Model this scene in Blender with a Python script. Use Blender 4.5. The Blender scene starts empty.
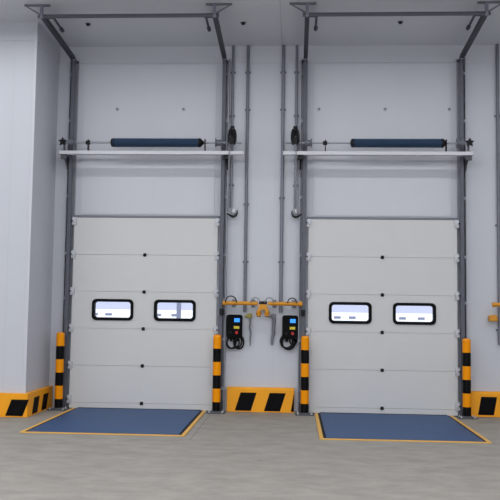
import bpy, bmesh, math, random
from mathutils import Vector, Matrix
random.seed(4)
C = bpy.context.scene.collection
PI = math.pi
WALL_Y = 0.06      # inner face of the dock wall
CEIL = 5.73
DOORX = (-1.825, 1.84)

# ------------------------------------------------------------------ materials
def lin(c):
    return tuple(((v/255)/12.92 if v/255 <= .04045 else ((v/255+.055)/1.055)**2.4) for v in c) + (1,)

def mat(name, rgb, rough=.5, metal=0.0, var=.06, scale=6.0, bump=0.0, bscale=60.0, emit=None, spec=.5):
    m = bpy.data.materials.new(name); m.use_nodes = True
    nt = m.node_tree; N = nt.nodes; L = nt.links
    b = N['Principled BSDF']
    b.inputs['Roughness'].default_value = rough
    b.inputs['Metallic'].default_value = metal
    b.inputs['Specular IOR Level'].default_value = spec
    tc = N.new('ShaderNodeTexCoord')
    nz = N.new('ShaderNodeTexNoise'); nz.inputs['Scale'].default_value = scale; nz.inputs['Detail'].default_value = 5
    L.new(tc.outputs['Object'], nz.inputs['Vector'])
    mx = N.new('ShaderNodeMix'); mx.data_type = 'RGBA'
    c = lin(rgb)
    mx.inputs[6].default_value = tuple(v*(1-var) for v in c[:3]) + (1,)
    mx.inputs[7].default_value = tuple(min(1, v*(1+var)) for v in c[:3]) + (1,)
    L.new(nz.outputs['Fac'], mx.inputs[0]); L.new(mx.outputs[2], b.inputs['Base Color'])
    if bump:
        n2 = N.new('ShaderNodeTexNoise'); n2.inputs['Scale'].default_value = bscale; n2.inputs['Detail'].default_value = 4
        L.new(tc.outputs['Object'], n2.inputs['Vector'])
        bp = N.new('ShaderNodeBump'); bp.inputs['Strength'].default_value = bump; bp.inputs['Distance'].default_value = .01
        L.new(n2.outputs['Fac'], bp.inputs['Height']); L.new(bp.outputs['Normal'], b.inputs['Normal'])
    if emit:
        b.inputs['Emission Color'].default_value = lin(emit[0]); b.inputs['Emission Strength'].default_value = emit[1]
    return m

def lines_mat(name, rgb, axis, period, offset=0.0, width=.008, dark=.78, rough=.45, fine=0.0, bumpd=.004, var=.03):
    """painted sheet-metal sandwich panels: a thin joint every `period` metres along one axis, fine ribs between"""
    m = mat(name, rgb, rough, 0, var, 1.3)
    nt = m.node_tree; N = nt.nodes; L = nt.links; b = N['Principled BSDF']
    tc = N.new('ShaderNodeTexCoord'); sp = N.new('ShaderNodeSeparateXYZ'); L.new(tc.outputs['Object'], sp.inputs[0])
    def math_(op, a, v):
        n = N.new('ShaderNodeMath'); n.operation = op
        L.new(a, n.inputs[0]); n.inputs[1].default_value = v; return n.outputs[0]
    x = math_('ADD', sp.outputs[axis], -offset + 100*period)
    fr = math_('FRACT', math_('DIVIDE', x, period), 0)
    ed = math_('ABSOLUTE', math_('SUBTRACT', fr, .5), 0)
    jn = math_('GREATER_THAN', ed, .5 - width/2/period)
    base = [l for l in L if l.to_socket == b.inputs['Base Color']][0].from_socket
    mx = N.new('ShaderNodeMix'); mx.data_type = 'RGBA'
    L.new(jn, mx.inputs[0]); L.new(base, mx.inputs[6])
    mx.inputs[7].default_value = tuple(v*dark for v in lin(rgb)[:3]) + (1,)
    L.new(mx.outputs[2], b.inputs['Base Color'])
    h = math_('MULTIPLY', jn, -1.0)
    if fine:
        s = math_('SINE', math_('MULTIPLY', sp.outputs[axis], 2*PI/fine), 0)
        s = math_('MULTIPLY', s, .12)
        ad = N.new('ShaderNodeMath'); ad.operation = 'ADD'; L.new(h, ad.inputs[0]); L.new(s, ad.inputs[1]); h = ad.outputs[0]
    bp = N.new('ShaderNodeBump'); bp.inputs['Strength'].default_value = .5; bp.inputs['Distance'].default_value = bumpd
    L.new(h, bp.inputs['Height']); L.new(bp.outputs['Normal'], b.inputs['Normal'])
    return m

def floor_mat():
    m = mat('concrete', (156, 152, 145), .62, 0, .05, 1.1)
    nt = m.node_tree; N = nt.nodes; L = nt.links; b = N['Principled BSDF']
    base = [l for l in L if l.to_socket == b.inputs['Base Color']][0].from_socket
    tc = N.new('ShaderNodeTexCoord')
    mp = N.new('ShaderNodeMapping'); mp.inputs['Scale'].default_value = (1.2, 1.9, 1); L.new(tc.outputs['Object'], mp.inputs[0])
    n1 = N.new('ShaderNodeTexNoise'); n1.inputs['Scale'].default_value = 2.2; n1.inputs['Detail'].default_value = 8; n1.inputs['Roughness'].default_value = .65
    L.new(mp.outputs[0], n1.inputs['Vector'])
    r = N.new('ShaderNodeValToRGB'); r.color_ramp.elements[0].position = .3; r.color_ramp.elements[1].position = .7
    r.color_ramp.elements[0].color = (.76, .76, .75, 1); r.color_ramp.elements[1].color = (1.12, 1.11, 1.10, 1)
    L.new(n1.outputs['Fac'], r.inputs[0])
    mu = N.new('ShaderNodeMix'); mu.data_type = 'RGBA'; mu.blend_type = 'MULTIPLY'; mu.inputs[0].default_value = 1
    L.new(base, mu.inputs[6]); L.new(r.outputs[0], mu.inputs[7])
    # wheel scuffs: stretched fine noise, thresholded
    mp2 = N.new('ShaderNodeMapping'); mp2.inputs['Scale'].default_value = (1.2, 9, 1); mp2.inputs['Rotation'].default_value = (0, 0, .35)
    L.new(tc.outputs['Object'], mp2.inputs[0])
    n2 = N.new('ShaderNodeTexNoise'); n2.inputs['Scale'].default_value = 1.7; n2.inputs['Detail'].default_value = 6
    L.new(mp2.outputs[0], n2.inputs['Vector'])
    r2 = N.new('ShaderNodeValToRGB'); r2.color_ramp.elements[0].position = .64; r2.color_ramp.elements[1].position = .74
    r2.color_ramp.elements[0].color = (1, 1, 1, 1); r2.color_ramp.elements[1].color = (.86, .86, .86, 1)
    L.new(n2.outputs['Fac'], r2.inputs[0])
    mu2 = N.new('ShaderNodeMix'); mu2.data_type = 'RGBA'; mu2.blend_type = 'MULTIPLY'; mu2.inputs[0].default_value = 1
    L.new(mu.outputs[2], mu2.inputs[6]); L.new(r2.outputs[0], mu2.inputs[7])
    # fine grit
    n3 = N.new('ShaderNodeTexNoise'); n3.inputs['Scale'].default_value = 40; n3.inputs['Detail'].default_value = 3
    L.new(tc.outputs['Object'], n3.inputs['Vector'])
    r3 = N.new('ShaderNodeValToRGB'); r3.color_ramp.elements[0].color = (.93, .93, .93, 1); r3.color_ramp.elements[1].color = (1.05, 1.05, 1.05, 1)
    L.new(n3.outputs['Fac'], r3.inputs[0])
    mu3 = N.new('ShaderNodeMix'); mu3.data_type = 'RGBA'; mu3.blend_type = 'MULTIPLY'; mu3.inputs[0].default_value = 1
    L.new(mu2.outputs[2], mu3.inputs[6]); L.new(r3.outputs[0], mu3.inputs[7])
    L.new(mu3.outputs[2], b.inputs['Base Color'])
    bp = N.new('ShaderNodeBump'); bp.inputs['Strength'].default_value = .15; bp.inputs['Distance'].default_value = .004
    L.new(n3.outputs['Fac'], bp.inputs['Height']); L.new(bp.outputs['Normal'], b.inputs['Normal'])
    return m

def bands_mat(name, a, bcol, z0, band):
    """orange and black bands up the post (object Z)"""
    m = mat(name, a, .5, 0, .05, 9, spec=.15)
    nt = m.node_tree; N = nt.nodes; L = nt.links; b = N['Principled BSDF']
    base = [l for l in L if l.to_socket == b.inputs['Base Color']][0].from_socket
    tc = N.new('ShaderNodeTexCoord'); sp = N.new('ShaderNodeSeparateXYZ'); L.new(tc.outputs['Object'], sp.inputs[0])
    def math_(op, s, v):
        n = N.new('ShaderNodeMath'); n.operation = op; L.new(s, n.inputs[0]); n.inputs[1].default_value = v; return n.outputs[0]
    t = math_('FRACT', math_('DIVIDE', math_('SUBTRACT', sp.outputs[2], z0 - 10*2*band), 2*band), 0)
    t = math_('LESS_THAN', t, .5)
    mx = N.new('ShaderNodeMix'); mx.data_type = 'RGBA'; L.new(t, mx.inputs[0]); L.new(base, mx.inputs[6]); mx.inputs[7].default_value = lin((5, 5, 7))
    L.new(mx.outputs[2], b.inputs['Base Color'])
    return m

def glass_mat():
    m = bpy.data.materials.new('glazing'); m.use_nodes = True
    nt = m.node_tree; N = nt.nodes; L = nt.links
    N.remove(N['Principled BSDF'])
    tr = N.new('ShaderNodeBsdfTransparent'); tr.inputs[0].default_value = (.93, .95, .97, 1)
    gl = N.new('ShaderNodeBsdfGlossy'); gl.inputs['Roughness'].default_value = .03
    fr = N.new('ShaderNodeFresnel'); fr.inputs[0].default_value = 1.45
    mx = N.new('ShaderNodeMixShader'); L.new(fr.outputs[0], mx.inputs[0]); L.new(tr.outputs[0], mx.inputs[1]); L.new(gl.outputs[0], mx.inputs[2])
    L.new(mx.outputs[0], N['Material Output'].inputs[0])
    return m

M = {}
M['wall'] = lines_mat('wall_sheet', (202, 205, 212), 0, .95, .17, .008, .93, fine=.10, bumpd=.0012)
M['wall_side'] = lines_mat('wall_sheet_side', (203, 205, 213), 1, .95, -.42, .008, .93, bumpd=.0012)
M['ceil'] = lines_mat('ceiling_sheet', (212, 215, 222), 0, 4.16, .27, .012, .78, bumpd=.003)
M['flash'] = mat('flashing_white', (206, 208, 215), .4, 0, .02, 3)
M['header'] = lines_mat('header_sheet', (207, 209, 216), 0, .35, 0, .006, .97, bumpd=.0008, fine=.07)
M['floor'] = floor_mat()
M['door'] = mat('door_stucco_white', (210, 210, 209), .45, 0, .025, 2.2, .12, 90)
M['galv'] = mat('galvanised_steel', (158, 161, 169), .45, .3, .12, 14)
M['dkgalv'] = mat('weathered_steel', (120, 123, 131), .5, .3, .15, 12)
M['rail'] = mat('shaded_rail_steel', (64, 67, 76), .5, .3, .12, 12)  # galvanised steel with its backlit shade put into the base colour
M['white'] = mat('white_powder_coat', (212, 213, 218), .35, 0, .02, 5)
M['ltgrey'] = mat('light_zinc', (196, 198, 204), .35, .2, .06, 20)
M['black'] = mat('black_rubber', (6, 6, 8), .6, 0, .2, 20, spec=.15)
M['blkmetal'] = mat('black_cast_metal', (14, 15, 18), .5, 0, .2, 30, spec=.3)
M['spring'] = mat('blue_spring_steel', (64, 86, 114), .4, .1, .12, 25)
M['deck'] = mat('blue_deck_paint', (42, 76, 120), .55, 0, .08, 2.2, .25, 45)
M['yellow'] = mat('safety_yellow', (255, 168, 2), .5, 0, .06, 5)
M['yellowline'] = mat('worn_yellow_edge', (226, 176, 84), .6, 0, .14, 9)
M['orange'] = mat('orange_yellow_pipe', (216, 146, 24), .4, 0, .08, 20)
M['black_paint'] = mat('black_paint', (5, 5, 8), .6, 0, .2, 8, spec=.12)
M['post'] = bands_mat('bollard_bands', (255, 156, 2), (10, 10, 12), -.035, .2)
M['postcap'] = mat('bollard_orange_cap', (255, 156, 2), .42, 0, .05, 9)
M['basegrey'] = mat('base_plate_grey', (80, 82, 88), .6, .1, .12, 18)
M['conduit'] = mat('conduit_grey', (126, 129, 140), .45, .2, .08, 10)
M['screen'] = mat('blue_display', (40, 130, 235), .3, 0, .05, 30, emit=((50, 150, 255), 1.1))
M['label'] = mat('yellow_sticker', (222, 200, 50), .5, 0, .05, 30)
M['red'] = mat('red_button', (190, 30, 35), .4, 0, .05, 30)
M['box'] = mat('black_plastic', (4, 5, 7), .6, 0, .15, 20, spec=.12)
M['cable'] = mat('black_cable', (12, 12, 15), .6, 0, .15, 30, spec=.25)
M['greycable'] = mat('grey_cable', (118, 121, 128), .5, 0, .08, 30)
M['olive'] = mat('olive_plug', (150, 140, 60), .5, 0, .1, 30)
M['glass'] = glass_mat()
M['track'] = mat('track_steel', (92, 95, 104), .5, .3, .12, 12)
M['joint'] = mat('joint_filler', (122, 119, 114), .7, 0, .1, 6)
M['yard'] = mat('yard_concrete', (225, 224, 220), .8, 0, .04, .3)
M['lav'] = mat('pale_lavender_cladding', (176, 178, 200), .6, 0, .03, .5)
M['pale'] = mat('pale_white_cladding', (240, 240, 240), .6, 0, .02, .5)
M['slot'] = mat('far_window_dark', (112, 116, 140), .4, 0, .05, 1)

# ------------------------------------------------------------------ mesh builder
class MB:
    def __init__(s): s.bm = bmesh.new(); s.mi = 0
    def _tag(s, faces):
        for f in faces: f.material_index = s.mi
    def box(s, x0, x1, y0, y1, z0, z1, bev=0.0):
        bm2 = bmesh.new()
        bmesh.ops.create_cube(bm2, size=1)
        for v in bm2.verts:
            v.co = Vector(((x0+x1)/2 + v.co.x*(x1-x0), (y0+y1)/2 + v.co.y*(y1-y0), (z0+z1)/2 + v.co.z*(z1-z0)))
        if bev: bmesh.ops.bevel(bm2, geom=bm2.edges[:], offset=bev, segments=2, affect='EDGES', profile=.5)
        s._merge(bm2); return s
    def _merge(s, bm2):
        me = bpy.data.meshes.new('tmp'); 
        for f in bm2.faces: f.material_index = s.mi
        bm2.to_mesh(me); bm2.free(); s.bm.from_mesh(me); bpy.data.meshes.remove(me)
    def prism(s, poly, axis, a, b, bev=0.0):
        """extrude 2D poly along axis ('x': poly=(y,z), 'y': (x,z), 'z': (x,y)) from a to b"""
        bm2 = bmesh.new()
        def P(u, v, t): return {'x': (t, u, v), 'y': (u, t, v), 'z': (u, v, t)}[axis]
        A = [bm2.verts.new(P(u, v, a)) for u, v in poly]; B = [bm2.verts.new(P(u, v, b)) for u, v in poly]
        n = len(poly)
        bm2.faces.new(A); bm2.faces.new(B[::-1])
        for i in range(n): bm2.faces.new((A[i], B[i], B[(i+1) % n], A[(i+1) % n]))
        bmesh.ops.recalc_face_normals(bm2, faces=bm2.faces[:])
        if bev: bmesh.ops.bevel(bm2, geom=bm2.edges[:], offset=bev, segments=2, affect='EDGES', profile=.5)
        s._merge(bm2); return s
    def tube(s, pts, r, seg=10, closed=False):
        bm2 = bmesh.new(); pts = [Vector(p) for p in pts]; n = len(pts); rings = []
        up = None
        for i, p in enumerate(pts):
            if closed: d = pts[(i+1) % n] - pts[i-1]
            else: d = pts[min(i+1, n-1)] - pts[max(i-1, 0)]
            d.normalize()
            if up is None:
                up = Vector((0, 0, 1)) if abs(d.z) < .9 else Vector((0, 1, 0))
            u = (up - d*up.dot(d)).normalized(); w = d.cross(u); up = u
            rr = r[i] if isinstance(r, (list, tuple)) else r
            rings.append([bm2.verts.new(p + (u*math.cos(2*PI*k/seg) + w*math.sin(2*PI*k/seg))*rr) for k in range(seg)])
        m = n if closed else n-1
        for i in range(m):
            A, B = rings[i], rings[(i+1) % n]
            for k in range(seg): bm2.faces.new((A[k], A[(k+1) % seg], B[(k+1) % seg], B[k]))
        if not closed:
            bm2.faces.new(rings[0][::-1]); bm2.faces.new(rings[-1])
        bmesh.ops.recalc_face_normals(bm2, faces=bm2.faces[:])
        for f in bm2.faces: f.smooth = len(f.verts) == 4
        s._merge(bm2); return s
    def lathe(s, prof, c, axis='z', seg=24):
        """prof = [(radius, t)...] along axis from centre c"""
        d = {'x': Vector((1, 0, 0)), 'y': Vector((0, 1, 0)), 'z': Vector((0, 0, 1))}[axis]
        u = {'x': Vector((0, 1, 0)), 'y': Vector((1, 0, 0)), 'z': Vector((1, 0, 0))}[axis]; w = d.cross(u)
        bm2 = bmesh.new(); c = Vector(c); rings = []
        for r, t in prof:
            rings.append([bm2.verts.new(c + d*t + (u*math.cos(2*PI*k/seg) + w*math.sin(2*PI*k/seg))*max(r, 1e-4)) for k in range(seg)])
        for A, B in zip(rings, rings[1:]):
            for k in range(seg):
                f = bm2.faces.new((A[k], A[(k+1) % seg], B[(k+1) % seg], B[k])); f.smooth = True
        bm2.faces.new(rings[0][::-1]); bm2.faces.new(rings[-1])
        bmesh.ops.recalc_face_normals(bm2, faces=bm2.faces[:])
        s._merge(bm2); return s
    def build(s, name, mats, parent=None, loc=None):
        for e in s.bm.edges:
            if len(e.link_faces) == 2 and e.calc_face_angle(0) > math.radians(38): e.smooth = False
        me = bpy.data.meshes.new(name); s.bm.to_mesh(me); s.bm.free()
        for m in (mats if isinstance(mats, list) else [mats]): me.materials.append(m)
        o = bpy.data.objects.new(name, me); C.objects.link(o)
        if parent: o.parent = parent
        if loc: o.location = loc
        return o

def thing(name, label, cat, loc=(0, 0, 0), group=None):
    o = bpy.data.objects.new(name, None); C.objects.link(o); o.empty_display_size = .1
    o.location = loc; o['label'] = label; o['category'] = cat
    if group: o['group'] = group
    return o
def tag(o, label, cat, group=None):
    o['label'] = label; o['category'] = cat
    if group: o['group'] = group
    return o
def struct(o): o['kind'] = 'structure'; return o
def dup(root, loc, label):
    r = root.copy(); C.objects.link(r); r.location = loc; r['label'] = label
    for ch in list(root.children):
        c = ch.copy(); C.objects.link(c); c.parent = r
        for g in list(ch.children):
            d = g.copy(); C.objects.link(d); d.parent = c
    return r

# ------------------------------------------------------------------ the setting
XL, XR, YB = -9.0, 9.0, -20.0
b = MB(); b.box(XL, XR, YB, WALL_Y + .26, -.15, 0); struct(b.build('floor', M['floor']))
b = MB(); b.box(XL, XR, YB, WALL_Y + .26, CEIL, CEIL + .15); struct(b.build('ceiling', M['ceil']))
OW, OH = 1.06, 2.91     # half width and height of a door opening in the wall
b = MB(); y0, y1 = WALL_Y, WALL_Y + .2
b.box(-3.31, DOORX[0]-OW, y0, y1, 0, CEIL)
b.box(DOORX[0]+OW, DOORX[1]-OW, y0, y1, 0, CEIL)
b.box(DOORX[1]+OW, XR, y0, y1, 0, CEIL)
for x in DOORX: b.box(x-OW, x+OW, y0, y1, OH, CEIL)
struct(b.build('wall_back', M['wall']))
# deep insulated wall return to the left of the left door
b = MB(); b.box(XL, -3.31, -1.07, WALL_Y + .2, 0, CEIL); b.mi = 1
o = b.build('wall_left', [M['wall'], M['wall_side']]); struct(o)
for p in o.data.polygons:
    if abs(p.normal.x) > .9: p.material_index = 1
b = MB(); b.box(-3.345, -3.295, -1.085, -1.045, .33, CEIL, .004); struct(b.build('trim_1', M['flash']))   # corner flashing
# cornice flashing along the top of the wall
b = MB(); b.box(-3.31, XR, WALL_Y - .012, WALL_Y, CEIL - .27, CEIL); struct(b.build('trim_2', M['flash']))
b = MB(); b.box(XL, -3.31, -1.082, -1.07, CEIL - .27, CEIL); struct(b.build('trim_3', M['flash']))
b = MB(); b.box(-3.31, -3.298, -1.07, WALL_Y - .012, CEIL - .27, CEIL); struct(b.build('trim_4', M['flash']))
for k, x in enumerate(DOORX):                       # cladding sheet above each door between the tracks
    b = MB(); b.box(x-1.06, x+1.06, WALL_Y - .01, WALL_Y, 3.03, CEIL - .30); struct(b.build('trim_%d' % (5+k), M['header']))
b = MB(); b.box(XL-.2, XL, YB, WALL_Y + .2, 0, CEIL); struct(b.build('wall_far_left', M['wall_side']))
b = MB(); b.box(XR, XR+.2, YB, WALL_Y + .2, 0, CEIL); struct(b.build('wall_right', M['wall_side']))
# saw-cut joints in the slab
b = MB(); b.box(-.735, -.725, -2.7, -.42, 0, .0010)
struct(b.build('trim_7', M['joint']))
# outside the doors
b = MB(); b.box(-60, 60, .4, 80, -1.3, -1.15); struct(b.build('ground_outside', M['yard']))
t = thing('warehouse_building', 'pale building across the yard, glimpsed through the door windows', 'building', (0, 40, -1.15))
b = MB(); b.box(-40, 40, 0, 8, 0, 2.5); b.build('lower_wall', M['pale'], t)
b = MB(); b.box(-40, 40, 0, 8, 2.5, 9); b.build('upper_wall', M['lav'], t)
for i in range(20):
    b = MB(); x = -14.3 + i*1.45 + .3*math.sin(i*2.3)
    b.box(x-.22, x+.22, -.04, .0, 2.10, 2.26); b.build('slot_window', M['slot'], t)
b = MB(); b.box(-2.78, -2.66, 9.9, 10.02, -1.15, 4.2, .01)
tag(b.build('yard_post', M['slot']), 'slim grey post outside, behind the right pane of the left door', 'post')

# ------------------------------------------------------------------ sectional doors
SEAMS = [0, .10, .67, 1.24, 1.81, 2.385, 2.965]
def rrect(x0, x1, z0, z1, r, n=5):
    pts = []
    for cx, cz, a0 in ((x1-r, z1-r, 0), (x0+r, z1-r, 90), (x0+r, z0+r, 180), (x1-r, z0+r, 270)):
        for k in range(n+1):
            a = math.radians(a0 + 90*k/n); pts.append((cx + r*math.cos(a), cz + r*math.sin(a)))
    return pts
def ring_prism(mb, outer, inner, y0, y1):
    bm2 = bmesh.new(); n = len(outer)
    V = [[bm2.verts.new((u, y, v)) for u, v in poly] for y in (y0, y1) for poly in (outer, inner)]
    oa, ia, ob, ib = V
    for i in range(n):
        j = (i+1) % n
        bm2.faces.new((oa[i], oa[j], ia[j], ia[i])); bm2.faces.new((ob[i], ib[i], ib[j], ob[j]))
        bm2.faces.new((oa[i], ob[i], ob[j], oa[j])); bm2.faces.new((ia[i], ia[j], ib[j], ib[i]))
    bmesh.ops.recalc_face_normals(bm2, faces=bm2.faces[:]); mb._merge(bm2)

def make_door(x, label):
    t = thing('sectional_door', label, 'door', (x, 0, 0), 'white sectional dock doors')
    W = 1.125; y0, y1 = -.05, -.004
    wx, wz = .485, 1.53; hw, hh = .325, .165          # window centres and half sizes
    for i in range(len(SEAMS)-1):
        a, c = SEAMS[i], SEAMS[i+1]; g = .002
        b = MB(); ez0, ez1 = a + (g if i else .012), c - g
        if a < wz < c:
            cx = hw - .03; cz = hh - .03
            xs = [-W, -wx-cx, -wx+cx, wx-cx, wx+cx, W]
            for k in range(5):
                if k in (1, 3):
                    b.box(xs[k], xs[k+1], y0, y1, ez0, wz-cz); b.box(xs[k], xs[k+1], y0, y1, wz+cz, ez1)
                else: b.box(xs[k], xs[k+1], y0, y1, ez0, ez1)
        else:
            b.box(-W, W, y0, y1, ez0, ez1)
        if i < len(SEAMS)-2: b.box(-W, W, -.032, -.02, ez1-.001, c+g-.0005)      # tongue behind the joint, added to stop daylight leaking through
        # pressed end stiles of the section
        b.box(-W-.004, -W+.055, y0-.0015, y0, ez0+.004, ez1-.004); b.box(W-.055, W+.004, y0-.0015, y0, ez0+.004, ez1-.004)
        b.build('bottom_rail' if i == 0 else 'door_panel', M['door'], t)
    b = MB(); b.box(-W, W, -.046, -.008, 0, .014, .003); b.build('bottom_seal', M['black'], t)
    for sx in (-1, 1):
        b = MB()
        ring_prism(b, rrect(sx*wx-hw, sx*wx+hw, wz-hh, wz+hh, .07), rrect(sx*wx-hw+.045, sx*wx+hw-.045, wz-hh+.045, wz+hh-.045, .04), -.068, .004)
        f = b.build('window_frame', M['black'], t); f['label'] = 'black rounded window frame'
        b = MB(); b.prism(rrect(sx*wx-hw+.04, sx*wx+hw-.04, wz-hh+.04, wz+hh-.04, .04), 'y', -.045, -.037); b.build('window_pane', M['glass'], f)
    for z in SEAMS[1:-1]:                               # centre hinges
        b = MB(); b.box(-.023, .023, -.058, -.05, z-.026, z+.026, .003); b.lathe([(.011, -.025), (.011, .025)], (0, -.062, z), 'x', 10)
        b.build('hinge', M['blkmetal'], t)
    for sx in (-1, 1):                                  # end hinges with rollers running in the tracks
        for z in SEAMS[1:]:
            zz = z - (.06 if z > 2.9 else 0) + (.05 if z < .2 else 0)
            b = MB(); b.box(sx*W-.035, sx*W+.035, -.075, -.054, zz-.06, zz+.06, .004)
            b.box(sx*(W-.01)-.02, sx*(W-.01)+.02, -.092, -.075, zz-.025, zz+.03, .004)
            h = b.build('roller_bracket', M['ltgrey'], t)
            b = MB(); pr = [(.007, 0), (.007, .05), (.016, .05), (.016, .07), (.007, .07)]
            b.lathe(pr if sx > 0 else [(r_, -t_) for r_, t_ in pr][::-1], (sx*W, -.081, zz), 'x', 14)
            b.build('roller', M['black'], h)
    b = MB(); b.box(-W-.02, W+.02, -.045, .0, 2.968, 2.990, .003); b.build('top_seal', M['dkgalv'], t)
    return t
d0 = make_door(DOORX[0], 'white sectional door with two windows, behind the left blue dock plate')
dup(d0, (DOORX[1], 0, 0), 'white sectional door with two windows, behind the right blue dock plate')

# ------------------------------------------------------------------ tracks, header seals, hangers, cross bars
TR = 1.20
RZ0, RZ1, RY1 = 5.48, 5.585, -1.68
def make_track(x, inner, label):
    """inner = +1 when the door lies towards +X of the track"""
    t = thing('door_track', label, 'track', (x, 0, 0), 'steel door tracks')
    i = inner
    def bx(b, a, c, *r): b.box(min(a*i, c*i), max(a*i, c*i), *r)
    b = MB(); bx(b, -.075, .045, WALL_Y-.012, WALL_Y, 0, 5.5); bx(b, -.075, -.063, -.055, WALL_Y-.012, 0, 5.5); b.build('wall_angle', M['galv'], t)
    b = MB(); bx(b, -.03, -.022, -.105, WALL_Y-.03, .02, 5.46)                      # C-shaped vertical rail
    bx(b, -.022, .03, -.113, -.105, .02, 5.46); bx(b, .022, .03, -.105, -.100, .02, 5.46); bx(b, -.03, .01, -.062, -.056, .02, 5.46)
    b.build('vertical_rail', M['track'], t)
    # bend and ceiling rail
    b = MB()
    pts = [(0, -.085, 5.40), (0, -.09, 5.45), (0, -.11, 5.475), (0, -.16, RZ0 + .005)]
    for k in range(5):
        u = (k+1)/5; pts.append((0, -.16 + (RY1+.16)*u, RZ0+.005 + (RZ1-RZ0)*u))
    n = len(pts)
    for side in (-.03, .026):
        poly = []
        b2 = bmesh.new()
        for (px, py, pz) in pts: pass
        up = [(py, pz+.028) if k > 2 else (py+.03, pz) for k, (px, py, pz) in enumerate(pts)]
        dn = [(py, pz-.028) if k > 2 else (py-.03, pz) for k, (px, py, pz) in enumerate(pts)]
        b2.free()
        b.prism(up + dn[::-1], 'x', side*i, (side+.006)*i)
    b.prism([(p[1], p[2]-.03) for p in pts[3:]] + [(p[1], p[2]-.024) for p in pts[3:]][::-1], 'x', -.03, .032)
    b.prism([(p[1], p[2]+.024) for p in pts[3:]] + [(p[1], p[2]+.03) for p in pts[3:]][::-1], 'x', -.03, .032)
    b.build('ceiling_rail', M['rail'], t)
    for z in (.35, 1.1, 1.7, 2.4, 3.3, 4.5, 5.25):                                   # track clips
        b = MB(); bx(b, -.063, -.03, -.06, -.05, z-.02, z+.02); b.lathe([(.009, -.072), (.011, -.06)], (-.046*i, 0, z), 'y', 8)
        b.build('track_clip', M['galv'], t)
    b = MB(); bx(b, -.08, .06, -.12, WALL_Y-.014, 0, .02, .003); bx(b, -.055, -.04, -.11, .03, .02, .16); b.build('foot_plate', M['basegrey'], t)
    b = MB(); xx = .13*i                                                             # spring bumper at the rail end
    b.tube([(xx, -1.64, RZ1+.01), (xx, -1.22, RZ1-.02)], .017, 10); b.tube([(xx, -1.25, RZ1-.018), (xx, -1.17, RZ1-.022)], .028, 12)
    bx(b, .03, .145, -1.66, -1.64, RZ1-.02, RZ1+.03); b.build('spring_bumper', M['rail'], t)
    return t
make_track(DOORX[0]-TR, 1, 'steel door track beside the grey wall return, left of the left door')
make_track(DOORX[0]+TR, -1, 'steel door track between the left door and the left wall chain')
make_track(DOORX[1]-TR, 1, 'steel door track between the right wall chain and the right door')
make_track(DOORX[1]+TR, -1, 'steel door track right of the right door, nearest the right edge')

for x, side in zip(DOORX, ('left', 'right')):
    b = MB(); b.box(x-TR+.05, x+TR-.05, .004, WALL_Y-.01, 2.968, 3.008, .004)
    tag(b.build('header_seal', M['dkgalv']), 'dark grey seal strip on the wall over the %s door' % side, 'seal', 'header seals')
    # cross bar tying the two rail ends
    b = MB(); b.box(x-TR-.06, x+TR+.06, RY1-.045, RY1-.003, RZ1-.026, RZ1+.004); b.box(x-TR-.06, x+TR+.06, RY1-.009, RY1-.004, RZ1+.004, RZ1+.03)
    tag(b.build('cross_bar', M['track']), 'grey steel bar under the ceiling joining the rails of the %s door' % side, 'bar', 'ceiling cross bars')
hl = {(0, -1): 'ceiling bracket above the grey wall return, at the far left', (0, 1): 'ceiling bracket holding the right rail of the left door',
      (1, -1): 'ceiling bracket holding the left rail of the right door', (1, 1): 'ceiling bracket at the far right, holding the outer rail of the right door'}
for (k, s), lab in hl.items():
    x = DOORX[k] + s*TR
    t = thing('ceiling_hanger', lab, 'bracket', (x, RY1-.065, CEIL), 'ceiling hangers')
    e = s
    b = MB(); b.box(min(-.12*e, .24*e), max(-.12*e, .24*e), -.02, .03, -.02, 0, .002); b.build('ceiling_plate', M['dkgalv'], t)
    b = MB(); b.box(-.02, .02, -.012, .018, RZ1-CEIL-.05, -.02); b.build('drop_post', M['conduit'], t)
    b = MB(); b.prism([(.21*e, -.02), (.235*e, -.02), (.035*e, RZ1-CEIL+.0), (.02*e, RZ1-CEIL+.02)], 'y', -.012, .0); b.build('diagonal_brace', M['dkgalv'], t)

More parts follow.
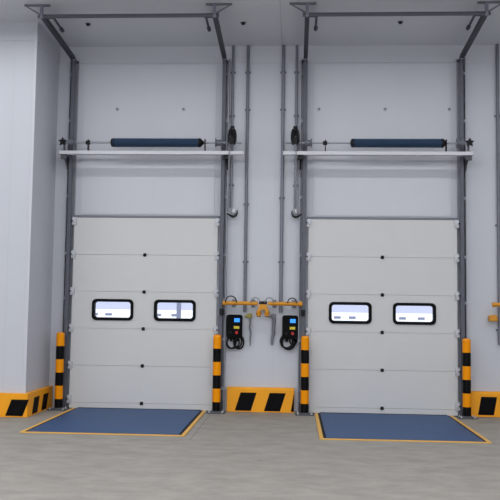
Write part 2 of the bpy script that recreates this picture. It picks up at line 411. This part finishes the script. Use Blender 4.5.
# ------------------------------------------------------------------ shelf beams and torsion springs
BZ0, BZ1, BY0, BY1 = 3.92, 3.975, -.31, -.22
SHY, SHZ = -.25, 4.112
for k, x in enumerate(DOORX):
    inn = 1 if k == 0 else -1                     # side towards the middle of the wall
    side = 'left' if k == 0 else 'right'
    t = thing('mounting_beam', 'white steel beam across the wall above the %s door' % side, 'beam', (x, 0, 0), 'spring mounting beams')
    xa, xb = sorted((-1.32*inn, 1.52*inn))
    b = MB(); b.box(xa, xb, BY0, BY1, BZ0, BZ1, .004); b.build('beam_tube', M['white'], t)
    for xc in (-1.265, 1.265):
        b = MB()
        b.box(xc-.03, xc+.03, BY1-.0, WALL_Y-.014, BZ1-.06, BZ1-.012)
        b.build('support_arm', M['galv'], t)
        b = MB(); b.prism([(WALL_Y-.014, BZ0-.30), (WALL_Y-.05, BZ0-.30), (-.10, BZ0-.12), (BY0+.03, BZ0-.002), (WALL_Y-.014, BZ0-.002)], 'x', xc-.012, xc+.012)
        b.box(xc-.045, xc+.045, BY0+.02, BY1-.01, BZ0-.07, BZ0-.001, .004)
        b.build('gusset', M['blkmetal'] if abs(xc-inn*1.265) < .01 else M['basegrey'], t)
    b = MB(); b.box(xb-.001, xb+.012, BY0-.004, BY1+.004, BZ0-.004, BZ1+.004, .003); b.box(xa-.012, xa+.001, BY0-.004, BY1+.004, BZ0-.004, BZ1+.004, .003)
    b.build('end_cap', M['white'], t)

    t = thing('torsion_spring_assembly', 'blue torsion spring on a steel shaft above the %s door' % side, 'spring', (x, SHY, BZ1), 'torsion spring assemblies')
    zc = SHZ - BZ1
    sa, sb = sorted((-1.28*inn, 1.50*inn))
    b = MB(); b.lathe([(.0145, sa), (.0145, sb)], (0, 0, zc), 'x', 14); b.build('shaft', M['galv'], t)
    prof = []; n = 96; x0, x1 = -.47, .88; so_ = -.03 if k == 0 else 0.0
    for i in range(n*4+1):
        u = i/4; prof.append((.066 + .005*math.sin(2*PI*u), so_ + x0 + (x1-x0)*u/n))
    b = MB(); b.lathe(prof, (0, 0, zc), 'x', 20); b.build('coil_spring', M['spring'], t)
    b = MB(); b.lathe([(.02, -.51), (.05, -.50), (.066, -.49), (.068, -.45), (.062, -.445)], (so_, 0, zc), 'x', 20)
    b.build('winding_cone', M['blkmetal'], t)
    b = MB(); b.lathe([(.064, .855), (.07, .86), (.07, .89), (.05, .91), (.022, .945)], (so_, 0, zc), 'x', 20)
    b.prism([(-.05, zc+.05), (.05, zc+.05), (.035, 0), (-.035, 0)], 'x', .925, .94)
    b.build('stationary_cone', M['blkmetal'], t)
    bb = MB(); bb.prism([(-.032, zc+.045), (.032, zc+.045), (.04, .0), (-.04, .0)], 'x', -.895, -.88)
    bb.lathe([(.032, -.925), (.032, -.86)], (0, 0, zc), 'x', 14); bb.build('centre_bearing', M['blkmetal'], t)
    for sx in (-1, 1):
        xc = sx*1.20
        b = MB(); prof = [(.03, -.05), (.058, -.05), (.058, -.042)]
        for i in range(5): prof += [(.05, -.036+i*.016), (.046, -.03+i*.016)]
        prof += [(.058, .046), (.075, .05), (.075, .058), (.03, .06)]
        if sx > 0: prof = [(r, -tt) for r, tt in prof][::-1]
        b.lathe(prof, (xc - sx*.05, 0, zc), 'x', 20); b.build('cable_drum', M['dkgalv'], t)
        b = MB(); b.prism([(-.04, zc+.055), (.04, zc+.055), (.055, .0), (-.055, .0)], 'x', sx*1.268-.006, sx*1.268+.006)
        b.box(sx*1.268-.03, sx*1.268+.03, -.055, .03, 0, .008); b.lathe([(.034, -.02), (.034, .02)], (sx*1.268, 0, zc), 'x', 14)
        b.build('bearing_plate', M['dkgalv'], t)
    # outer end: star-shaped locking coupling ; inner end: chain wheel
    b = MB(); xo = -inn*1.275
    star = []
    for i in range(10):
        a = PI/2 + i*PI/5; rr = .07 if i % 2 == 0 else .035
        star.append((rr*math.cos(a), zc + rr*math.sin(a)))
    b.prism([(xo + u, v) for u, v in star], 'y', -.085, -.05); b.lathe([(.02, -.10), (.024, -.085)], (xo, 0, zc), 'y', 12); b.build('locking_star', M['blkmetal'], t)
    xw = inn*1.35
    prof = [(.03, -.068), (.05, -.066), (.085, -.06), (.118, -.045), (.128, -.03), (.114, -.010), (.108, 0), (.114, .010), (.128, .03), (.118, .045), (.085, .06), (.05, .066), (.03, .068)]
    b = MB(); b.lathe(prof, (xw, 0, zc+.095), 'x', 28); w = b.build('chain_wheel', M['blkmetal'], t)
    b = MB()
    b.prism([(-.035, zc+.226), (.035, zc+.226), (.03, zc+.25), (-.01, zc+.262), (-.03, zc+.25)], 'x', xw-.03, xw+.03)
    b.build('chain_guide', M['blkmetal'], w); b = MB()
    b.prism([(-.16, zc+.06), (-.135, zc+.06), (-.135, zc-.03), (-.15, zc-.045)], 'x', xw-.035, xw+.035)
    b.build('chain_guide', M['blkmetal'], w)

# ------------------------------------------------------------------ hand chains
def make_chain(x, inn, label):
    t = thing('hand_chain', label, 'chain', (x, SHY, 3.0), 'hand chains')
    def strand(name, x0, y0, z0, x1, y1, z1):
        b = MB(); L = Vector((x1-x0, y1-y0, z1-z0)); n = int(L.length/.034); d = L.normalized()
        for i in range(n):
            c = Vector((x0, y0, z0)) + d*(i+.5)*L.length/n
            side = Vector((1, 0, 0)) if i % 2 else Vector((0, 1, 0))
            pts = []
            for k in range(8):
                a = 2*PI*k/8; pts.append(c + d*(.023*math.cos(a)) + side*(.0105*math.sin(a)))
            b.tube(pts, .0042, 5, True)
        b.build(name, M['galv'], t)
    zt = SHZ + .085 - 3.0
    strand('front_strand', 0, -.118, zt, -.03*inn, -.10, .02)
    strand('back_strand', 0, .118, zt, .015*inn, .20, .04)
    # wrap over the wheel
    b = MB()
    for i in range(11):
        a = PI*i/10; c = Vector((0, -.118*math.cos(a), zt + .01 + .118*math.sin(a)))
        d = Vector((0, math.sin(a), math.cos(a))); side = Vector((1, 0, 0)) if i % 2 else Vector((0, math.cos(a), -math.sin(a)))
        b.tube([c + d*(.023*math.cos(2*PI*k/8)) + side*(.0105*math.sin(2*PI*k/8)) for k in range(8)], .0042, 5, True)
    b.build('wheel_loop', M['blkmetal'], t)
    return t
make_chain(-.50, 1, 'steel hand chain hanging from the black wheel beside the left door')
make_chain(.50, -1, 'steel hand chain hanging from the black wheel beside the right door')
for x, s, lab in ((-.455, 1, 'left'), (.51, -1, 'right')):     # keeper that the chain is hooked on
    t = thing('chain_keeper', 'white round chain keeper with a black hook beside the %s door track' % lab, 'holder', (x, WALL_Y, 3.03), 'chain keepers')
    b = MB(); b.lathe([(.025, 0), (.036, -.01), (.042, -.05), (.039, -.09), (.028, -.11), (.0, -.12)], (0, -.0, .05), 'y', 20); b.box(-.03, .03, -.012, 0, -.06, .10, .003)
    b.build('keeper_body', M['white'], t)
    b = MB()
    pts = [(.055*s, -.07, .07), (.058*s, -.09, .02), (.04*s, -.10, -.02), (0, -.10, -.035), (-.04*s, -.10, -.025), (-.06*s, -.125, -.01), (-.08*s, -.14, .0), (-.092*s, -.145, .005)]
    b.tube(pts, [.008, .012, .016, .019, .017, .013, .011, .011], 10); b.build('hook', M['blkmetal'], t)

# ------------------------------------------------------------------ conduits
def make_conduit(x, z0, z1, r, label, clips, m='conduit'):
    t = thing('conduit', label, 'conduit', (x, WALL_Y, z0), 'grey conduits on the wall')
    b = MB(); b.tube([(0, -r-.018, 0), (0, -r-.018, z1-z0)], r, 12); b.build('pipe', M[m], t)
    for z in clips:
        b = MB(); b.box(-r-.022, r+.022, -.018, 0, z-z0-.014, z-z0+.014, .002); b.lathe([(r+.005, -.014), (r+.005, .014)], (0, -r-.018, z-z0), 'z', 12)
        b.build('pipe_clip', M['dkgalv'], t)
    return t
make_conduit(-.50, 3.14, CEIL, .020, 'grey conduit running behind the black chain wheel of the left door', (3.5, 4.6, 5.3))
make_conduit(-.262, 1.52, CEIL, .024, 'tall grey conduit from ceiling to yellow pipe, nearest the left door', (2.3, 3.2, 4.7, 5.3), 'dkgalv')
make_conduit(.295, 1.52, CEIL, .026, 'tall grey conduit from ceiling to yellow pipe, nearest the right door', (2.3, 3.3, 4.7, 5.3))
make_conduit(.505, 3.14, CEIL, .020, 'grey conduit running behind the black chain wheel of the right door', (3.5, 4.6, 5.3))
make_conduit(3.615, 1.08, CEIL, .026, 'tall grey conduit on the bare wall at the right edge of the photo', (1.3, 2.9, 4.6), 'dkgalv')

# ------------------------------------------------------------------ yellow pipes and the fittings below
def yellow_pipe(x0, x1, z, label, ends, stand, runs):
    t = thing('yellow_pipe', label, 'pipe', (x0, WALL_Y, z), 'yellow wall pipes')
    L = x1-x0; y = -.22
    for p0, p1 in runs:
        b = MB(); b.tube([(p0, y, 0), (p1, y, 0)], .029, 14); b.build('pipe', M['orange'], t)
    for e in ends:
        b = MB(); b.lathe([(.031, -.025), (.037, -.02), (.037, .02), (.031, .025)], (e, y, 0), 'x', 14); b.build('end_collar', M['orange'], t)
    for s_ in stand:
        b = MB(); b.box(s_-.02, s_+.02, y, 0, -.01, .01); b.box(s_-.03, s_+.03, -.012, 0, -.06, .06, .003); b.build('wall_bracket', M['dkgalv'], t)
    return t
yellow_pipe(-.585, .62, 1.655, 'yellow horizontal pipe on the wall between the two doors', (.02, 1.185), (.15, .45, .78, 1.08), ((0, .535), (.685, 1.205)))
yellow_pipe(3.47, 5.2, 1.685, 'yellow pipe end on the wall at the right edge of the photo', (.02,), (.30, 1.2), ((0, 1.73),))

# little cable loops over the pipe
for x, r, lab in ((-.46, .075, 'black cable loop over the left end of the yellow pipe'), (-.09, .06, 'thin dark cable loop on the pipe left of the orange coupling'),
               (.125, .06, 'thin dark cable loop on the pipe right of the orange coupling'), (.47, .06, 'dark cable loop over the right end of the yellow pipe')):
    b = MB(); pts = [(x + r*1.15*math.cos(a), WALL_Y-.22-.045, 1.665 + r*1.3*math.sin(a)) for a in [PI*i/14 for i in range(15)]]
    b.tube(pts, .0085 if abs(x) > .2 else .0065, 8); o = b.build('cable_loop', M['cable'] if abs(x) > .2 else M['greycable']); tag(o, lab, 'cable', 'cable loops on the pipe')

# orange coupling in the middle: body with two prongs pointing down
def coupling(x, z, label, prongs, m):
    t = thing('orange_coupling', label, 'coupling', (x, WALL_Y, z), 'orange couplings')
    b = MB()
    if prongs == 2: b.prism([(-.088, -.03), (-.07, .07), (-.045, .10), (.045, .10), (.07, .07), (.088, -.03), (.05, -.03), (.03, .01), (-.03, .01), (-.05, -.03)], 'y', -.26, -.18, .008)
    else: b.prism([(-.06, -.04), (-.06, .03), (-.03, .055), (.03, .055), (.06, .03), (.06, -.04)], 'y', -.17, -.03, .012)
    b.build('coupling_body', m, t)
    for px in ((-.062, .062) if prongs == 2 else ()):
        b = MB(); b.lathe([(.028, -.085), (.034, -.08), (.034, -.06), (.042, -.05), (.044, -.02), (.03, .0)], (px, -.21, 0), 'z', 16); b.build('outlet', m, t)
        b = MB(); b.lathe([(.026, -.095), (.026, -.08)], (px, -.21, 0), 'z', 14); b.build('outlet_ring', M['blkmetal'], t)
    b = MB()
    if prongs == 2:
        b.box(-.062, .062, -.255, -.185, .098, .145, .008); b.box(-.03, .03, -.17, 0, .02, .06)
    else:
        b.box(-.02, .02, -.04, 0, -.02, .02)
    b.build('mounting_clamp', M['blkmetal'] if prongs == 2 else M['dkgalv'], t)
    return t
ora = M['orange']
coupling(.026, 1.545, 'orange two-outlet coupling hanging from the middle of the yellow pipe', 2, ora)
coupling(3.50, 1.475, 'small round orange fitting under the yellow pipe end at the right edge', 1, ora)

# cables hanging beside the control boxes
for x, lab, r, dark in ((-.185, 'thin grey cable with an olive plug hanging right of the left black control box', .014, False),
                        (.185, 'thick grey cable hanging left of the right black control box', .028, True)):
    t = thing('hanging_cable', lab, 'cable', (x, WALL_Y, 1.0), 'hanging grey cables')
    b = MB(); b.box(-.035, .035, -.075, 0, .43, .50, .008); b.box(-.075, -.03, -.06, -.01, .445, .475, .004)
    b.build('plug', M['olive'] if not dark else M['dkgalv'], t)
    b = MB()
    pts = [(.0, -.05, .44), (.012, -.055, .36), (.004, -.05, .28), (.022, -.05, .2), (.012, -.045, .1), (.016, -.05, .0)]
    if dark: pts = [(.01, -.05, .44), (.008, -.055, .36), (.0, -.05, .28), (.004, -.05, .2), (-.016, -.045, .12), (-.022, -.05, .02)]
    rr = [r]*4 + [r*.8, r*.6]
    b.tube(pts, rr, 10); b.build('cord', M['greycable'] if not dark else M['dkgalv'], t)

# control boxes with coiled cable
def control_box(x, s, label):
    t = thing('control_box', label, 'control box', (x, WALL_Y, 1.12), 'black control boxes')
    b = MB(); b.prism(rrect(-.12, .12, 0, .36, .035), 'y', -.13, 0, .008)
    b.box(-.09, .09, -.142, -.125, .03, .33, .006); b.build('housing', M['box'], t)
    b = MB(); b.box(.0, .085, -.150, -.142, .245, .305, .003); f = b.build('display', M['screen'], t); f['label'] = 'blue lit display'
    b = MB(); b.box(-.005, .08, -.147, -.142, .145, .185, .002); f = b.build('sticker', M['label'], t); f['label'] = 'yellow sticker'
    b = MB(); b.lathe([(.02, -.155), (.024, -.15), (.024, -.14)], (.04, 0, .085), 'y', 16); f = b.build('push_button', M['red'], t); f['label'] = 'red push button'
    b = MB(); b.lathe([(.016, -.15), (.018, -.14)], (-.055, 0, .085), 'y', 14); b.build('key_switch', M['blkmetal'], t)
    # cable coil
    b = MB(); rng = random.Random(7 if s > 0 else 9)
    loops = ((-.05, -.075, .07, .085, .012), (-.02, -.065, .095, .095, .010), (.07, -.06, .075, .105, .013), (.055, -.05, .06, .09, .012)) if s > 0 else \
            ((-.05, -.04, .095, .10, .014), (-.035, -.055, .085, .10, .014), (-.02, -.05, .105, .11, .013), (.05, -.02, .055, .07, .010))
    for cx, cz, rx, rz, w in loops:
        ph = rng.random()*6
        pts = [(cx + rx*math.cos(a), -.06 + .025*math.sin(2*a+ph), cz + rz*math.sin(a)) for a in [2*PI*i/28 for i in range(28)]]
        b.tube(pts, w, 8, True)
    b.lathe([(.018, -.05), (.018, .02)], (-.05, -.06, 0), 'z', 12); b.lathe([(.018, -.05), (.018, .02)], (.05, -.06, 0), 'z', 12)
    b.build('coiled_cable', M['cable'], t)
control_box(-.415, 1, 'black control box with a blue display, left of the hanging cables')
control_box(.44, -1, 'black control box with a blue display, right of the hanging cables')
for x, lab in ((-.60, 'left'), (.635, 'right')):
    b = MB(); b.prism(rrect(x-.035, x+.035, 1.47, 1.57, .02), 'y', -.175, -.114, .006); b.lathe([(.02, -.19), (.024, -.175)], (x, 0, 1.52), 'y', 14)
    tag(b.build('limit_switch', M['blkmetal']), 'small dark switch box under the %s end of the yellow pipe' % lab, 'switch', 'small switch boxes')

# ------------------------------------------------------------------ bollards
def make_bollard(loc, label):
    t = thing('bollard', label, 'bollard', loc, 'striped bollards')
    b = MB(); b.lathe([(.061, .012), (.061, 1.10), (.061, 1.145)], (0, 0, 0), 'z', 28); b.build('post', M['post'], t)
    b = MB(); b.lathe([(.061, 1.145), (.059, 1.155), (.05, 1.166), (.03, 1.174), (.0, 1.176)], (0, 0, 0), 'z', 28); b.build('cap', M['postcap'], t)
    b = MB(); b.box(-.14, .14, -.13, .062, 0, .014, .003); b.lathe([(.085, .014), (.08, .024), (.067, .032)], (0, 0, 0), 'z', 28); b.build('base_plate', M['basegrey'], t)
    for sx in (-.1, .1):
        for yy in (-.10, .04):
            b = MB(); b.lathe([(.016, .014), (.016, .026), (.008, .026), (.008, .042)], (sx, yy, 0), 'z', 6); b.build('anchor_bolt', M['ltgrey'], t)
    return t
bol = make_bollard((-3.075, -.20, 0), 'orange and black bollard beside the grey wall return, at the far left')
dup(bol, (-.66, -.19, 0), 'orange and black bollard right of the left door')
dup(bol, (.672, -.19, 0), 'orange and black bollard left of the right door')
dup(bol, (3.075, -.19, 0), 'orange and black bollard right of the right door')

# ------------------------------------------------------------------ striped kerb guards
def stripes_y(b, x_list, y, zlo, zhi, w, slant):
    b.mi = 1
    for x in x_list:
        b.prism([(x, zlo), (x+w, zlo), (x+w+slant, zhi), (x+slant, zhi)], 'y', y-.003, y+.002)
    b.mi = 0
def stripes_x(b, y_list, x, zlo, zhi, w, slant):
    b.mi = 1
    for y in y_list:
        b.prism([(y, zlo), (y+w, zlo), (y+w+slant, zhi), (y+slant, zhi)], 'x', x-.002, x+.003)
    b.mi = 0
b = MB(); b.prism([(-.03, 0), (WALL_Y-.004, 0), (WALL_Y-.004, .372), (.0, .372), (-.03, .35)], 'x', -.515, .515, .006)
stripes_y(b, (-.39, .055), -.03, .02, .295, .245, .085)
b.mi = 1; b.prism([(.465, .02), (.512, .02), (.512, .28), (.505, .28)], 'y', -.033, -.028); b.mi = 0
tag(b.build('kerb_guard', [M['yellow'], M['black_paint']]), 'yellow kerb guard with slanted black blocks, between the two middle bollards', 'guard', 'striped kerb guards')
z1 = .335; gx, gy = -3.245, -1.135
t = thing('kerb_guard', 'yellow kerb guard with black blocks wrapping the foot of the left wall corner', 'guard', (-3.31, -1.07, 0), 'striped kerb guards')
b = MB(); b.box(XL, gx, gy, -1.072, 0, z1, .006); stripes_y(b, (-3.56, -4.06, -4.56), gy, .02, .25, .25, .085)
b.build('front_section', [M['yellow'], M['black_paint']], t, (3.31, 1.07, 0))
b = MB(); b.box(-3.308, gx, -1.072, WALL_Y-.004, 0, z1, .006); stripes_x(b, (-.93, -.50), gx, .02, .25, .24, .09)
b.build('side_section', [M['yellow'], M['black_paint']], t, (3.31, 1.07, 0))
b = MB(); b.prism([(-.04, 0), (WALL_Y-.004, 0), (WALL_Y-.004, .375), (-.0, .375), (-.04, .345)], 'x', 3.16, 6.2, .006)
stripes_y(b, (3.27, 3.73, 4.19, 4.65), -.04, .03, .30, .235, .05)
tag(b.build('kerb_guard', [M['yellow'], M['black_paint']]), 'yellow kerb guard with a black block, right of the rightmost bollard', 'guard', 'striped kerb guards')

# ------------------------------------------------------------------ dock levellers
def make_leveller(x, label):
    t = thing('dock_leveller', label, 'dock leveller', (x, -.08, 0), 'blue dock levellers')
    hw, L = .95, 2.34
    b = MB(); b.box(-hw, hw, -L+.015, 0, .001, .018, .003)
    b.build('deck_plate', M['deck'], t)
    b = MB(); b.lathe([(.013, -hw), (.013, hw)], (0, .012, .012), 'x', 10); b.build('lip_hinge', M['blkmetal'], t)
    for s in (-1, 1):
        b = MB(); b.box(min(s*hw, s*(hw+.035)), max(s*hw, s*(hw+.035)), -L, 0, .0005, .010); b.build('side_seal', M['black'], t)
        b = MB(); b.box(min(s*(hw+.035), s*(hw+.082)), max(s*(hw+.035), s*(hw+.082)), -L-.05, .02, .0005, .014, .002); b.build('edge_strip', M['yellowline'], t)
    b = MB(); b.box(-hw-.035, hw+.035, -L-.05, -L-.0, .0005, .012, .002); b.build('edge_strip', M['yellowline'], t)
    b = MB(); b.box(-hw, hw, -L, -L+.015, .0005, .009); b.build('front_gap', M['black'], t)
    return t
lv = make_leveller(-1.858, 'blue steel dock plate with yellow edges before the left door')
dup(lv, (1.858, -.08, 0), 'blue steel dock plate with yellow edges before the right door')

# ------------------------------------------------------------------ small fixings
def wall_bolt(x, z, label):
    t = thing('wall_bolt', label, 'bolt', (x, WALL_Y-.01, z), 'wall bolts above the doors')
    b = MB(); b.lathe([(.038, -.006), (.038, 0)], (0, 0, 0), 'y', 16); b.build('washer', M['ltgrey'], t)
    b = MB(); b.lathe([(.02, -.024), (.022, -.02), (.022, -.006)], (0, 0, 0), 'y', 6); b.build('bolt_head', M['dkgalv'], t)
for x, lab in ((-2.34, 'small wall bolt high above the left end of the left blue spring'), (-1.28, 'small wall bolt above the right half of the left blue spring'),
               (.86, 'small wall bolt near the left track above the right door'), (1.89, 'small wall bolt above the middle of the right blue spring'),
               (2.88, 'small wall bolt near the right track above the right door')):
    wall_bolt(x, 4.71, lab)
for x, lab in ((-2.57, 'small dark ceiling fixing above the left door'), (-.28, 'small dark ceiling fixing above the wall between the doors'), (1.99, 'small dark ceiling fixing above the right door')):
    t = thing('ceiling_fixing', lab, 'fixing', (x, -1.0, CEIL), 'ceiling fixings')
    b = MB(); b.lathe([(.045, -.004), (.045, 0)], (0, 0, 0), 'z', 16); b.build('flange', M['conduit'], t)
    b = MB(); b.lathe([(.0, -.035), (.026, -.03), (.03, -.004)], (0, 0, 0), 'z', 12); b.build('bolt_head', M['blkmetal'], t)

# ------------------------------------------------------------------ light
w = bpy.data.worlds.new('day'); bpy.context.scene.world = w; w.use_nodes = True
bg = w.node_tree.nodes['Background']; bg.inputs[0].default_value = (.86, .91, 1, 1); bg.inputs[1].default_value = 1.6
def area(name, loc, sx, sy, power, rot=(0, 0, 0), col=(1, 1, 1)):
    l = bpy.data.lights.new(name, 'AREA'); l.shape = 'RECTANGLE'; l.size = sx; l.size_y = sy; l.energy = power; l.color = col
    o = bpy.data.objects.new(name, l); C.objects.link(o); o.location = loc; o.rotation_euler = rot; return o
area('left_fill_lamp', (0, -2.35, 5.6), 12, .16, 135, col=(.97, .98, 1))
area('left_fill_lamp', (0, -7.0, 5.6), 14, .4, 370, col=(.97, .98, 1))
area('left_fill_lamp', (0, -11.5, 5.6), 14, .4, 520, col=(.97, .98, 1))
area('left_fill_lamp', (0, -16.5, 5.6), 14, .4, 520, col=(.97, .98, 1))
area('left_fill_lamp', (-6.2, -5.2, 5.6), .4, 3, 110, col=(.97, .98, 1))  # extra fill lamp, added to brighten the front of the left wall return
s = bpy.data.lights.new('sun', 'SUN'); s.energy = 4.0; s.angle = .01; so = bpy.data.objects.new('sun', s); C.objects.link(so)
so.rotation_euler = (math.radians(32), 0, math.radians(8)); so.location = (0, -10, 20)

# ------------------------------------------------------------------ camera
F, YAW, PITCH, ROLL = 802.44, -.056075, .071600, .013577
cam = bpy.data.cameras.new('camera'); co = bpy.data.objects.new('camera', cam); C.objects.link(co)
cam.sensor_width = 36; cam.lens = F/500*36; cam.clip_end = 300
fw = Vector((math.sin(YAW)*math.cos(PITCH), math.cos(YAW)*math.cos(PITCH), math.sin(PITCH)))
r = Vector((math.cos(YAW), -math.sin(YAW), 0)); u = r.cross(fw)
r2 = r*math.cos(ROLL) + u*math.sin(ROLL); u2 = -r*math.sin(ROLL) + u*math.cos(ROLL)
co.matrix_world = Matrix(((r2.x, u2.x, -fw.x, .5038), (r2.y, u2.y, -fw.y, -12.3989), (r2.z, u2.z, -fw.z, 1.5907), (0, 0, 0, 1)))
sc = bpy.context.scene; sc.camera = co
sc.view_settings.view_transform = 'Standard'; sc.view_settings.look = 'None'; sc.view_settings.gamma = 1; sc.view_settings.exposure = -.41
